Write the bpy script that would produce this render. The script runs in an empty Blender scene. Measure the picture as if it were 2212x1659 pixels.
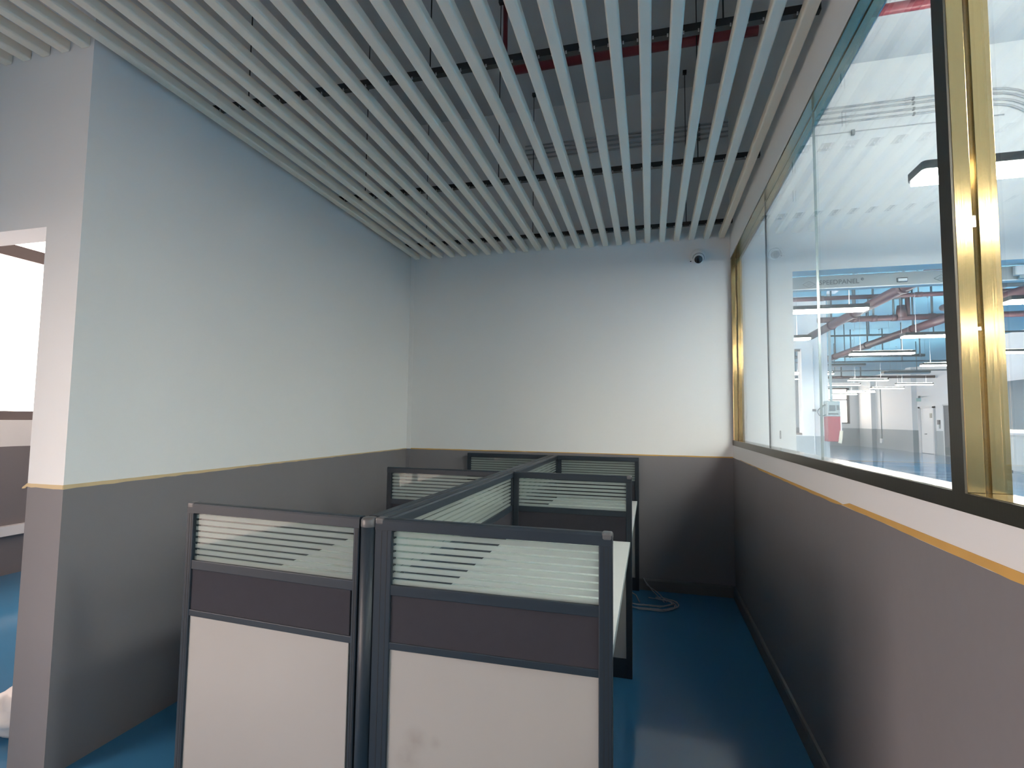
import bpy, bmesh, math, random
from mathutils import Vector, Matrix

random.seed(7)
scene = bpy.context.scene
COL = scene.collection

# ------------------------------------------------------------------ room measures (metres)
XL, XR = -2.43, 0.71          # left wall face, right low wall face
YB = 4.97                     # back wall face
YP = 1.70                     # face of the passage wall on the left
ZS = 3.18                     # underside of the slats
SLAB = 4.65                   # concrete slab
EYE = 1.512
DADO = 1.20

# ------------------------------------------------------------------ materials
def new_mat(name):
    m = bpy.data.materials.new(name)
    m.use_nodes = True
    nt = m.node_tree
    for n in list(nt.nodes):
        nt.nodes.remove(n)
    out = nt.nodes.new('ShaderNodeOutputMaterial')
    return m, nt, out

def principled(nt, col=(0.8, 0.8, 0.8), rough=0.5, metal=0.0, spec=0.5):
    b = nt.nodes.new('ShaderNodeBsdfPrincipled')
    b.inputs['Base Color'].default_value = (*col, 1)
    b.inputs['Roughness'].default_value = rough
    b.inputs['Metallic'].default_value = metal
    b.inputs['Specular IOR Level'].default_value = spec
    return b

def simple(name, col, rough=0.5, metal=0.0, spec=0.5, var=0.0, scale=6.0, bump=0.0, bscale=80.0):
    m, nt, out = new_mat(name)
    b = principled(nt, col, rough, metal, spec)
    tc = nt.nodes.new('ShaderNodeTexCoord')
    if var > 0:
        nz = nt.nodes.new('ShaderNodeTexNoise')
        nz.inputs['Scale'].default_value = scale
        nz.inputs['Detail'].default_value = 4
        nt.links.new(tc.outputs['Object'], nz.inputs['Vector'])
        mx = nt.nodes.new('ShaderNodeMix'); mx.data_type = 'RGBA'
        mx.inputs['A'].default_value = (*[c * (1 - var) for c in col], 1)
        mx.inputs['B'].default_value = (*[min(1, c * (1 + var)) for c in col], 1)
        nt.links.new(nz.outputs['Fac'], mx.inputs['Factor'])
        nt.links.new(mx.outputs['Result'], b.inputs['Base Color'])
    if bump > 0:
        nb = nt.nodes.new('ShaderNodeTexNoise')
        nb.inputs['Scale'].default_value = bscale
        nt.links.new(tc.outputs['Object'], nb.inputs['Vector'])
        bp = nt.nodes.new('ShaderNodeBump')
        bp.inputs['Strength'].default_value = bump
        bp.inputs['Distance'].default_value = 0.01
        nt.links.new(nb.outputs['Fac'], bp.inputs['Height'])
        nt.links.new(bp.outputs['Normal'], b.inputs['Normal'])
    nt.links.new(b.outputs['BSDF'], out.inputs['Surface'])
    return m

def wall_paint(name, upper, lower, z0=DADO, wob=0.006):
    """white emulsion above a grey painted dado with a hand-cut edge"""
    m, nt, out = new_mat(name)
    b = principled(nt, upper, 0.55, 0, 0.35)
    geo = nt.nodes.new('ShaderNodeNewGeometry')
    sep = nt.nodes.new('ShaderNodeSeparateXYZ')
    nt.links.new(geo.outputs['Position'], sep.inputs[0])
    nz = nt.nodes.new('ShaderNodeTexNoise'); nz.inputs['Scale'].default_value = 2.3
    nt.links.new(geo.outputs['Position'], nz.inputs['Vector'])
    ml = nt.nodes.new('ShaderNodeMath'); ml.operation = 'MULTIPLY_ADD'
    nt.links.new(nz.outputs['Fac'], ml.inputs[0])
    ml.inputs[1].default_value = wob * 2
    ml.inputs[2].default_value = z0 - wob
    gt = nt.nodes.new('ShaderNodeMath'); gt.operation = 'GREATER_THAN'
    nt.links.new(sep.outputs['Z'], gt.inputs[0]); nt.links.new(ml.outputs[0], gt.inputs[1])
    n2 = nt.nodes.new('ShaderNodeTexNoise'); n2.inputs['Scale'].default_value = 0.9
    nt.links.new(geo.outputs['Position'], n2.inputs['Vector'])
    lo = nt.nodes.new('ShaderNodeMix'); lo.data_type = 'RGBA'
    lo.inputs['A'].default_value = (*[c * 0.96 for c in lower], 1)
    lo.inputs['B'].default_value = (*[c * 1.04 for c in lower], 1)
    nt.links.new(n2.outputs['Fac'], lo.inputs['Factor'])
    mx = nt.nodes.new('ShaderNodeMix'); mx.data_type = 'RGBA'
    nt.links.new(gt.outputs[0], mx.inputs['Factor'])
    nt.links.new(lo.outputs['Result'], mx.inputs['A'])
    mx.inputs['B'].default_value = (*upper, 1)
    nt.links.new(mx.outputs['Result'], b.inputs['Base Color'])
    nb = nt.nodes.new('ShaderNodeTexNoise'); nb.inputs['Scale'].default_value = 14
    nt.links.new(geo.outputs['Position'], nb.inputs['Vector'])
    bp = nt.nodes.new('ShaderNodeBump'); bp.inputs['Strength'].default_value = 0.12; bp.inputs['Distance'].default_value = 0.01
    nt.links.new(nb.outputs['Fac'], bp.inputs['Height'])
    nt.links.new(bp.outputs['Normal'], b.inputs['Normal'])
    nt.links.new(b.outputs['BSDF'], out.inputs['Surface'])
    return m

def emission(name, col, strength):
    m, nt, out = new_mat(name)
    e = nt.nodes.new('ShaderNodeEmission')
    e.inputs['Color'].default_value = (*col, 1)
    e.inputs['Strength'].default_value = strength
    nt.links.new(e.outputs[0], out.inputs['Surface'])
    return m

def pane_fresnel(nt, ior):
    """Fresnel for a thin pane: both faces reflect as the outside face does"""
    fr = nt.nodes.new('ShaderNodeFresnel')
    geo = nt.nodes.new('ShaderNodeNewGeometry')
    mr = nt.nodes.new('ShaderNodeMapRange')
    mr.inputs['To Min'].default_value = ior; mr.inputs['To Max'].default_value = 1.0 / ior
    nt.links.new(geo.outputs['Backfacing'], mr.inputs['Value'])
    nt.links.new(mr.outputs[0], fr.inputs['IOR'])
    return fr

def clear_glass(name, tint=(0.95, 0.985, 0.97), ior=1.5, rough=0.0):
    """thin pane: sees straight through, mirrors by Fresnel"""
    m, nt, out = new_mat(name)
    tr = nt.nodes.new('ShaderNodeBsdfTransparent'); tr.inputs['Color'].default_value = (*tint, 1)
    gl = nt.nodes.new('ShaderNodeBsdfGlossy'); gl.inputs['Roughness'].default_value = rough
    gl.inputs['Color'].default_value = (1, 1, 1, 1)
    fr = pane_fresnel(nt, ior)
    mx = nt.nodes.new('ShaderNodeMixShader')
    nt.links.new(fr.outputs[0], mx.inputs[0])
    nt.links.new(tr.outputs[0], mx.inputs[1]); nt.links.new(gl.outputs[0], mx.inputs[2])
    nt.links.new(mx.outputs[0], out.inputs['Surface'])
    return m

def striped_glass(name, z0=0.968, period=0.0220, clear=0.36):
    """screen glass: frosted bands with clear gaps between them"""
    m, nt, out = new_mat(name)
    geo = nt.nodes.new('ShaderNodeNewGeometry')
    sep = nt.nodes.new('ShaderNodeSeparateXYZ'); nt.links.new(geo.outputs['Position'], sep.inputs[0])
    a = nt.nodes.new('ShaderNodeMath'); a.operation = 'SUBTRACT'; a.inputs[1].default_value = z0
    nt.links.new(sep.outputs['Z'], a.inputs[0])
    d = nt.nodes.new('ShaderNodeMath'); d.operation = 'DIVIDE'; d.inputs[1].default_value = period
    nt.links.new(a.outputs[0], d.inputs[0])
    f = nt.nodes.new('ShaderNodeMath'); f.operation = 'FRACT'; nt.links.new(d.outputs[0], f.inputs[0])
    g = nt.nodes.new('ShaderNodeMath'); g.operation = 'GREATER_THAN'; g.inputs[1].default_value = 1 - clear
    nt.links.new(f.outputs[0], g.inputs[0])
    tr = nt.nodes.new('ShaderNodeBsdfTransparent'); tr.inputs['Color'].default_value = (0.93, 0.97, 0.95, 1)
    gl = nt.nodes.new('ShaderNodeBsdfGlossy'); gl.inputs['Roughness'].default_value = 0.02
    fr = pane_fresnel(nt, 1.45)
    df = nt.nodes.new('ShaderNodeBsdfDiffuse'); df.inputs['Color'].default_value = (0.44, 0.49, 0.47, 1)
    tl = nt.nodes.new('ShaderNodeBsdfTranslucent'); tl.inputs['Color'].default_value = (0.84, 0.90, 0.87, 1)
    fz = nt.nodes.new('ShaderNodeMixShader'); fz.inputs[0].default_value = 0.5
    nt.links.new(df.outputs[0], fz.inputs[1]); nt.links.new(tl.outputs[0], fz.inputs[2])
    f2 = nt.nodes.new('ShaderNodeMixShader'); f2.inputs[0].default_value = 0.30
    nt.links.new(fz.outputs[0], f2.inputs[1]); nt.links.new(tr.outputs[0], f2.inputs[2])
    ms = nt.nodes.new('ShaderNodeMixShader')
    nt.links.new(g.outputs[0], ms.inputs[0]); nt.links.new(f2.outputs[0], ms.inputs[1]); nt.links.new(tr.outputs[0], ms.inputs[2])
    mg = nt.nodes.new('ShaderNodeMixShader')
    nt.links.new(fr.outputs[0], mg.inputs[0]); nt.links.new(ms.outputs[0], mg.inputs[1]); nt.links.new(gl.outputs[0], mg.inputs[2])
    nt.links.new(mg.outputs[0], out.inputs['Surface'])
    return m

def epoxy_floor(name):
    m, nt, out = new_mat(name)
    b = principled(nt, (0.02, 0.18, 0.37), 0.16, 0, 0.5)
    geo = nt.nodes.new('ShaderNodeNewGeometry')
    nz = nt.nodes.new('ShaderNodeTexNoise'); nz.inputs['Scale'].default_value = 1.4; nz.inputs['Detail'].default_value = 5
    nt.links.new(geo.outputs['Position'], nz.inputs['Vector'])
    mx = nt.nodes.new('ShaderNodeMix'); mx.data_type = 'RGBA'
    mx.inputs['A'].default_value = (0.035, 0.165, 0.315, 1)
    mx.inputs['B'].default_value = (0.048, 0.195, 0.365, 1)
    nt.links.new(nz.outputs['Fac'], mx.inputs['Factor'])
    nt.links.new(mx.outputs['Result'], b.inputs['Base Color'])
    rr = nt.nodes.new('ShaderNodeMapRange')
    rr.inputs['To Min'].default_value = 0.05; rr.inputs['To Max'].default_value = 0.13
    nt.links.new(nz.outputs['Fac'], rr.inputs['Value'])
    nt.links.new(rr.outputs[0], b.inputs['Roughness'])
    n2 = nt.nodes.new('ShaderNodeTexNoise'); n2.inputs['Scale'].default_value = 5
    nt.links.new(geo.outputs['Position'], n2.inputs['Vector'])
    bp = nt.nodes.new('ShaderNodeBump'); bp.inputs['Strength'].default_value = 0.05; bp.inputs['Distance'].default_value = 0.01
    nt.links.new(n2.outputs['Fac'], bp.inputs['Height'])
    nt.links.new(bp.outputs['Normal'], b.inputs['Normal'])
    nt.links.new(b.outputs['BSDF'], out.inputs['Surface'])
    return m

def brushed(name, col, rough=0.22):
    m, nt, out = new_mat(name)
    b = principled(nt, col, rough, 1.0, 0.5)
    tc = nt.nodes.new('ShaderNodeTexCoord')
    mp = nt.nodes.new('ShaderNodeMapping'); mp.inputs['Scale'].default_value = (260, 260, 2)
    nt.links.new(tc.outputs['Object'], mp.inputs['Vector'])
    nz = nt.nodes.new('ShaderNodeTexNoise'); nz.inputs['Scale'].default_value = 1.0
    nt.links.new(mp.outputs[0], nz.inputs['Vector'])
    bp = nt.nodes.new('ShaderNodeBump'); bp.inputs['Strength'].default_value = 0.05; bp.inputs['Distance'].default_value = 0.004
    nt.links.new(nz.outputs['Fac'], bp.inputs['Height'])
    nt.links.new(bp.outputs['Normal'], b.inputs['Normal'])
    nt.links.new(b.outputs['BSDF'], out.inputs['Surface'])
    return m

WHITE = (0.80, 0.80, 0.79)
GREY = (0.206, 0.193, 0.202)
M = {}
M['wall'] = wall_paint('wall paint with grey dado', WHITE, GREY)
M['wall_hall'] = wall_paint('hall wall paint', (0.80, 0.81, 0.82), (0.36, 0.40, 0.42))
M['plain_white'] = simple('white paint', WHITE, 0.55, spec=0.35)
M['slab'] = simple('painted concrete slab', (0.62, 0.62, 0.62), 0.8, var=0.06, scale=1.5)
M['hall_slab'] = simple('blue tinted hall ceiling', (0.165, 0.40, 0.54), 0.7, var=0.08, scale=0.8)  # even blue tint over the whole hall ceiling
M['floor'] = epoxy_floor('blue epoxy floor')
M['slat'] = simple('coated aluminium slat', (0.93, 0.83, 0.69), 0.45, spec=0.4)
M['black'] = simple('black coated steel', (0.012, 0.014, 0.015), 0.45)
M['rod'] = simple('dark steel rod', (0.05, 0.05, 0.05), 0.5, 0.6)
M['zinc'] = simple('zinc clip', (0.55, 0.55, 0.55), 0.35, 0.9)
M['red_pipe'] = simple('red fire pipe paint', (0.20, 0.025, 0.035), 0.4)
M['hall_pipe'] = simple('dusty dark red pipe paint', (0.06, 0.020, 0.028), 0.5)
M['dark_pipe'] = simple('dark grey steel pipe', (0.05, 0.07, 0.085), 0.5)
M['brass'] = brushed('brushed brass', (0.55, 0.39, 0.185), 0.12)
M['rail_metal'] = brushed('dull brass rail', (0.30, 0.245, 0.17), 0.12)
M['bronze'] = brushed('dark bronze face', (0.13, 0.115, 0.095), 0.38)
M['glass'] = clear_glass('partition glass')
M['seal'] = simple('dark glass seal', (0.03, 0.04, 0.04), 0.4)
M['seal_lit'] = simple('glass edge painted as lit', (0.60, 0.68, 0.66), 0.15, 0.6)  # pale colour imitates light caught by this glass edge
M['win_glass'] = clear_glass('window glass', (0.97, 0.97, 0.97))
M['alu_frame'] = simple('brown grey window frame', (0.17, 0.14, 0.135), 0.5)
M['frame'] = simple('slate grey screen frame', (0.017, 0.026, 0.037), 0.45, spec=0.35)
M['cap'] = simple('grey plastic cap', (0.09, 0.09, 0.095), 0.4)
M['groove'] = simple('dark groove', (0.012, 0.014, 0.017), 0.6)
M['fabric'] = simple('brown grey fabric board', (0.035, 0.034, 0.042), 0.85, spec=0.2, var=0.08, scale=30)
M['board'] = simple('off white laminate board', (0.345, 0.332, 0.312), 0.5, var=0.05, scale=2.2)
def smudged(name, base, spots):
    m = bpy.data.materials[base].copy(); m.name = name
    nt = m.node_tree; b = [n for n in nt.nodes if n.type == 'BSDF_PRINCIPLED'][0]
    src = b.inputs['Base Color'].links[0].from_socket
    geo = nt.nodes.new('ShaderNodeNewGeometry')
    nz = nt.nodes.new('ShaderNodeTexNoise'); nz.inputs['Scale'].default_value = 38
    nt.links.new(geo.outputs['Position'], nz.inputs['Vector'])
    for p, r, k in spots:
        d = nt.nodes.new('ShaderNodeVectorMath'); d.operation = 'DISTANCE'; d.inputs[1].default_value = p
        nt.links.new(geo.outputs['Position'], d.inputs[0])
        mr = nt.nodes.new('ShaderNodeMapRange'); mr.inputs['From Min'].default_value = 0; mr.inputs['From Max'].default_value = r
        mr.inputs['To Min'].default_value = k; mr.inputs['To Max'].default_value = 0
        nt.links.new(d.outputs['Value'], mr.inputs['Value'])
        mu = nt.nodes.new('ShaderNodeMath'); mu.operation = 'MULTIPLY'
        nt.links.new(mr.outputs[0], mu.inputs[0]); nt.links.new(nz.outputs['Fac'], mu.inputs[1])
        mx = nt.nodes.new('ShaderNodeMix'); mx.data_type = 'RGBA'
        mx.inputs['B'].default_value = (0.16, 0.12, 0.095, 1)
        nt.links.new(mu.outputs[0], mx.inputs['Factor']); nt.links.new(src, mx.inputs['A'])
        src = mx.outputs['Result']
    nt.links.new(src, b.inputs['Base Color'])
    return m
M['board_marked'] = smudged('off white laminate board with smudges', 'off white laminate board',
                            [((-.722, 1.594, .497), .050, .55), ((-.748, 1.594, .434), .05, .45), ((-.655, 1.594, .499), .025, .35)])
M['stripe'] = striped_glass('striped frosted screen glass')
M['desk'] = simple('white laminate desk top', (0.80, 0.80, 0.77), 0.4)
M['tape'] = simple('yellow masking tape', (0.62, 0.36, 0.10), 0.6, var=0.15, scale=9)
M['tape_pale'] = simple('pale masking tape', (0.62, 0.47, 0.27), 0.6, var=0.12, scale=9)
M['plastic_white'] = simple('white plastic', (0.80, 0.80, 0.80), 0.3)
M['lens'] = simple('black camera lens', (0.004, 0.004, 0.005), 0.08)
M['cable'] = simple('grey network cable', (0.32, 0.33, 0.37), 0.5)
M['cable_dark'] = simple('dark cable', (0.05, 0.06, 0.07), 0.5)
M['lamp'] = emission('lit lamp diffuser', (1.0, 0.945, 0.88), 84.0)
M['lamp_side'] = emission('lit lamp diffuser edge', (1.0, 0.945, 0.88), 26.0)
M['fill_uplight'] = emission('added uplight fill', (1.0, 0.940, 0.87), 62.0)  # glow of the fill strip added above each lit lamp
M['lamp_off'] = simple('unlit lamp diffuser', (0.25, 0.30, 0.33), 0.4)
M['lamp_case'] = simple('black lamp housing', (0.02, 0.022, 0.024), 0.4)
M['header'] = simple('pale grey door rail', (0.42, 0.44, 0.43), 0.45)
M['header_edge'] = simple('bright aluminium lip', (0.85, 0.86, 0.86), 0.3, 0.2)
M['print'] = simple('dark grey print', (0.045, 0.055, 0.06), 0.6)
M['conduit'] = simple('grey conduit', (0.46, 0.46, 0.46), 0.5)
M['clip'] = simple('dark conduit clip', (0.17, 0.17, 0.17), 0.5)
M['cab_red'] = simple('red enamel', (0.24, 0.045, 0.065), 0.4)
M['cab_grey'] = simple('grey green cabinet', (0.30, 0.36, 0.37), 0.45)
M['cab_dark'] = simple('dark slot', (0.09, 0.11, 0.12), 0.5)
M['paper'] = simple('old paper tag', (0.46, 0.43, 0.36), 0.8, var=0.25, scale=14)
M['door'] = simple('pale grey door leaf', (0.62, 0.63, 0.64), 0.45)
M['door_dark'] = simple('dark doorway lining', (0.16, 0.16, 0.17), 0.6, var=0.3, scale=1.2)
M['panel_dark'] = simple('slate panel', (0.13, 0.17, 0.20), 0.5)
M['green_sign'] = simple('green sign face', (0.42, 0.62, 0.56), 0.4)
M['white_strip'] = simple('flat white strip', (0.80, 0.80, 0.84), 0.5)
M['sack'] = simple('white plastic sheet', (0.82, 0.78, 0.77), 0.4, bump=0.4, bscale=12)

# ------------------------------------------------------------------ mesh helpers
class MB:
    def __init__(self):
        self.bm = bmesh.new()
    def box(self, x0, x1, y0, y1, z0, z1, bev=0.0, seg=2):
        t = bmesh.new()
        bmesh.ops.create_cube(t, size=1)
        for v in t.verts:
            v.co = Vector(((v.co.x + .5) * (x1 - x0) + x0, (v.co.y + .5) * (y1 - y0) + y0, (v.co.z + .5) * (z1 - z0) + z0))
        if bev > 0:
            bmesh.ops.bevel(t, geom=list(t.edges), offset=bev, segments=seg, affect='EDGES', profile=0.5)
        self._merge(t); return self
    def prism(self, pts, axis, a0, a1):
        """polygon (list of 2d points) extruded along an axis from a0 to a1"""
        def P(u, v, a):
            return {'x': (a, u, v), 'y': (u, a, v), 'z': (u, v, a)}[axis]
        t = bmesh.new()
        va = [t.verts.new(P(u, v, a0)) for u, v in pts]
        vb = [t.verts.new(P(u, v, a1)) for u, v in pts]
        t.faces.new(va); t.faces.new(vb[::-1])
        n = len(pts)
        for i in range(n):
            t.faces.new((va[i], vb[i], vb[(i + 1) % n], va[(i + 1) % n]))
        bmesh.ops.recalc_face_normals(t, faces=t.faces)
        self._merge(t); return self
    def tube(self, pts, r, seg=10, caps=True):
        pts = [Vector(p) for p in pts]
        t = bmesh.new(); rings = []
        n = len(pts); prev = None
        for i, p in enumerate(pts):
            d = (pts[min(i + 1, n - 1)] - pts[max(i - 1, 0)]).normalized()
            if prev is None:
                up = Vector((0, 0, 1)) if abs(d.z) < 0.9 else Vector((1, 0, 0))
                a = d.cross(up).normalized()
            else:
                a = (prev - d * prev.dot(d)).normalized()
            prev = a
            b = d.cross(a)
            rr = r[i] if isinstance(r, (list, tuple)) else r
            rings.append([t.verts.new(p + (a * math.cos(2 * math.pi * k / seg) + b * math.sin(2 * math.pi * k / seg)) * rr) for k in range(seg)])
        for i in range(n - 1):
            for k in range(seg):
                t.faces.new((rings[i][k], rings[i][(k + 1) % seg], rings[i + 1][(k + 1) % seg], rings[i + 1][k]))
        if caps:
            t.faces.new(rings[0][::-1]); t.faces.new(rings[-1])
        for f in t.faces: f.smooth = len(f.verts) == 4
        bmesh.ops.recalc_face_normals(t, faces=t.faces)
        self._merge(t); return self
    def lathe(self, prof, mat=Matrix(), seg=32):
        """profile (r, h) turned about local z, then moved by mat"""
        t = bmesh.new(); rings = []
        for r, h in prof:
            if r < 1e-6:
                rings.append([t.verts.new(mat @ Vector((0, 0, h)))])
            else:
                rings.append([t.verts.new(mat @ Vector((r * math.cos(2 * math.pi * k / seg), r * math.sin(2 * math.pi * k / seg), h))) for k in range(seg)])
        for a, b in zip(rings[:-1], rings[1:]):
            for k in range(seg):
                k2 = (k + 1) % seg
                if len(a) == 1 and len(b) > 1: t.faces.new((a[0], b[k2], b[k]))
                elif len(b) == 1 and len(a) > 1: t.faces.new((a[k], a[k2], b[0]))
                elif len(a) > 1: t.faces.new((a[k], a[k2], b[k2], b[k]))
        for f in t.faces: f.smooth = True
        bmesh.ops.recalc_face_normals(t, faces=t.faces)
        self._merge(t); return self
    def _merge(self, t):
        me = bpy.data.meshes.new('tmp'); t.to_mesh(me); t.free()
        self.bm.from_mesh(me); bpy.data.meshes.remove(me)
    def build(self, name, mat, parent=None):
        me = bpy.data.meshes.new(name)
        bmesh.ops.recalc_face_normals(self.bm, faces=self.bm.faces)
        self.bm.to_mesh(me); self.bm.free()
        me.materials.append(M[mat] if isinstance(mat, str) else mat)
        o = bpy.data.objects.new(name, me); COL.objects.link(o)
        if parent is not None:
            o.parent = parent
            o.matrix_parent_inverse = Matrix.Translation(-parent.location) if parent.type == 'EMPTY' else Matrix()
        return o

def tag(o, label, cat, group=None, kind=None):
    o['label'] = label; o['category'] = cat
    if group: o['group'] = group
    if kind: o['kind'] = kind
    return o

def thing(name, loc, label, cat, group=None):
    o = bpy.data.objects.new(name, None); COL.objects.link(o)
    o.empty_display_size = 0.1
    o.location = loc
    return tag(o, label, cat, group)

def struct(o, label=None, cat=None):
    o['kind'] = 'structure'
    if label: o['label'] = label
    if cat: o['category'] = cat
    return o

ORD = ['first', 'second', 'third', 'fourth', 'fifth', 'sixth', 'seventh', 'eighth', 'ninth', 'tenth', 'eleventh', 'twelfth',
       'thirteenth', 'fourteenth', 'fifteenth', 'sixteenth', 'seventeenth', 'eighteenth', 'nineteenth', 'twentieth',
       'twenty-first', 'twenty-second', 'twenty-third', 'twenty-fourth']

# ------------------------------------------------------------------ THE SETTING
FX0, FX1, FY0, FY1 = -5.85, 14.3, -3.2, 41.0
RY = -12.0                    # rear end of the area beyond the glass
NX = -3.45                    # window wall to the left of the camera
b = MB(); b.box(NX - .2, FX1 + .2, RY - .2, FY1 + .2, -0.2, 0); b.box(FX0 - .2, NX - .2, YP, YB + .2, -0.2, 0)
struct(b.build('floor', 'floor'), 'glossy blue epoxy floor', 'floor')
b = MB(); b.box(NX - .2, FX1 + .2, RY - .2, YB + .1, SLAB, SLAB + .2); b.box(FX0 - .2, NX - .2, YP, YB + .2, SLAB, SLAB + .2)
struct(b.build('ceiling', 'slab'), 'bare painted concrete slab high above the slats', 'ceiling')
struct(MB().box(-40, NX - .2, -30, YP, -.25, -.2).build('ground', simple('outside ground', (0.28, 0.26, 0.24), 0.9)), 'ground outside the window wall', 'ground')
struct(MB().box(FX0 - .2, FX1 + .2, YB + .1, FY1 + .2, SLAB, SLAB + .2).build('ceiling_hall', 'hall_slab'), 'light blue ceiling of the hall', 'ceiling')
# back wall with the wide opening to the hall
HDR = 2.835; OX0, OX1 = 1.215, 4.8; YB2 = YB + 0.18
b = MB()
b.box(FX0, OX0, YB, YB2, 0, SLAB)
b.box(OX0, OX1, YB, YB2, HDR, SLAB)
b.box(OX1, 11.82, YB, YB2, 0, SLAB)
struct(b.build('wall_back', 'wall'), 'back wall, white above a grey dado, open to the hall beyond the glass', 'wall')
struct(MB().box(XL, XL + .045, YB - .004, YB, 0, 3.4).build('trim_1', 'wall'), 'narrow vertical filler strip in the back left corner', 'trim')

# left wall (thick) and the passage wall it ends in
LT = 0.21
struct(MB().box(XL - LT, XL, YP, YB, 0, SLAB).build('wall_left', 'wall'), 'long left wall, white above a grey dado', 'wall')
PZ = 2.358; PX0 = NX + .06; PT = 0.15
b = MB()
b.box(PX0, XL - LT, YP, YP + PT, PZ, SLAB)
b.box(FX0, PX0, YP, YP + PT, 0, SLAB)
struct(b.build('wall_front', 'wall'), 'short white wall over the passage opening on the left', 'wall')

# far left wall with windows
WY = [(-2.5, 0.6), (2.3, 4.5)]
WZ = [(0.45, 2.45), (1.45, 3.40)]
WX = [NX, FX0]
def window_wall(x1, y0, y1, a, c, z0, z1):
    b = MB(); x0 = x1 - .2
    b.box(x0, x1, y0, a, 0, SLAB); b.box(x0, x1, c, y1, 0, SLAB)
    b.box(x0, x1, a, c, 0, z0); b.box(x0, x1, a, c, z1, SLAB)
    return b
struct(window_wall(NX, FY0, YP, *WY[0], *WZ[0]).build('wall_near_left', 'wall'), 'window wall left of the camera, out of view', 'wall')
b = window_wall(FX0, YP, YB2, *WY[1], *WZ[1])
struct(b.build('wall_far_left', 'wall'), 'window wall seen through the left passage, white over grey', 'wall')
for i, (a, c) in enumerate(WY):
    WZ0, WZ1 = WZ[i]; wx = WX[i]
    w = bpy.data.objects.new('window_%d' % (i + 3), None); COL.objects.link(w); w.location = (wx, a, WZ0)
    struct(w, ['bright window behind the camera', 'bright window seen through the passage on the left'][i], 'window')
    f = MB(); xa, xb = wx - .09, wx - .02
    f.box(xa, xb, a, c, WZ0, WZ0 + .085); f.box(xa, xb, a, c, WZ1 - .06, WZ1)
    if i: f.box(xa, xb, a, c, 3.005, 3.125)
    n = 2 - i
    for k in range(n + 1):
        y = a + (c - a) * k / n
        y = min(max(y, a + .03), c - .03)
        f.box(xa, xb, y - .03, y + .03, WZ0, WZ1)
    f.build('window_frame', 'alu_frame', w)
    MB().box(wx - .06, wx - .052, a, c, WZ0 + .08, WZ1 - .05).build('window_pane', 'win_glass', w)
# pipe along the far left wall
tag(MB().box(FX0 - .001, FX0 + .06, YP + PT + .01, 4.9, 0.372, 0.462).build('wall_trunking', 'plastic_white'),
    'white trunking running low along the window wall beyond the passage', 'trunking')

# rear wall (behind the camera)
struct(MB().box(NX - .2, XR + .1, FY0 - .2, FY0, 0, SLAB).build('wall_rear', 'wall'))
b = MB(); b.box(XR, XR + .1, RY, FY0 - .2, 0, SLAB); b.box(XR, 11.82, RY - .2, RY, 0, SLAB)
struct(b.build('wall_rear_outer', 'wall_hall'))

# right wall: low wall, bulkhead above the glass
RT = 0.10
Z0, Z1 = 1.309, 2.975
b = MB()
b.box(XR, XR + RT, FY0, YB, 0, Z0)
b.box(XR, XR + RT, FY0, YB, Z1 + .012, SLAB)
struct(b.build('wall_right', 'wall'), 'low grey and white wall under the glass on the right', 'wall')
# skirting
bb = MB()
prof = [(XR, 0), (XR - .018, 0), (XR - .018, .085), (XR - .012, .097), (XR, .10)]
bb.prism(prof, 'y', FY0, YB)
struct(bb.build('baseboard_right', simple('grey skirting', (0.125, 0.125, 0.13), 0.5)), 'grey skirting along the low right wall', 'skirting')
bb = MB(); prof = [(YB, 0), (YB - .018, 0), (YB - .018, .085), (YB - .012, .097), (YB, .10)]
bb.prism(prof, 'x', XL, XR - .018)
struct(bb.build('baseboard_back', bpy.data.materials['grey skirting']), 'grey skirting along the back wall', 'skirting')

# glazed partition on the low wall
W = bpy.data.objects.new('window_1', None); COL.objects.link(W); W.location = (XR, 1.5, Z0)
struct(W, 'brass framed glass partition standing on the low right wall', 'window')
GX = XR + 0.042
RZ = 1.356
MY0, MY1 = 1.451, 1.506
b = MB()
b.box(XR + .001, XR + .088, FY0, YB - .001, Z0, RZ, .0015)
b.build('bottom_rail', 'rail_metal', W)
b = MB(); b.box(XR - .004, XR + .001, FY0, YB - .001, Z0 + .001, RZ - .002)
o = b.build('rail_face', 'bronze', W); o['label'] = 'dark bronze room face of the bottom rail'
b = MB()
b.box(XR + .001, GX - .006, FY0, YB - .001, Z1, Z1 + .012)
b.box(GX + .006, XR + .088, FY0, YB - .001, Z1, Z1 + .012)
b.box(GX - .006, GX + .006, FY0, YB - .001, Z1 + .008, Z1 + .012)
b.build('top_rail', 'rail_metal', W)
b = MB()
b.box(XR + .001, GX - .0062, MY0, MY1, RZ, Z1, .001)
b.box(GX + .0062, XR + .088, MY0, MY1, RZ, Z1, .001)
b.build('mullion', 'brass', W)
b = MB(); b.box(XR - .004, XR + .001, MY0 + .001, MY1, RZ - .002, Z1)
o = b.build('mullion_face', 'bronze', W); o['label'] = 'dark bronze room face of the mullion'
b = MB()
b.box(XR + .001, GX - .0055, YB - .045, YB - .001, RZ, Z1, .001)
b.box(GX + .0055, XR + .088, YB - .045, YB - .001, RZ, Z1, .001)
b.build('end_post', 'brass', W)
g = 0.005
def pane(y0, y1):
    MB().box(GX - g, GX + g, y0, y1, RZ - .01, Z1 + .007).build('glass_pane', 'glass', W)
J = [3.70, 2.645]
pane(J[0] + .0012, YB - .005); pane(J[1] + .0012, J[0] - .0012); pane(MY1 - .004, J[1] - .0012)
for j in J:
    MB().box(GX - .0052, GX + .0052, j - .0012, j + .0012, RZ, Z1).build('joint_seal', 'seal' if j > 3 else 'seal_lit', W)
W2 = bpy.data.objects.new('window_2', None); COL.objects.link(W2); W2.location = (XR, 0, Z0)
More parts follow.
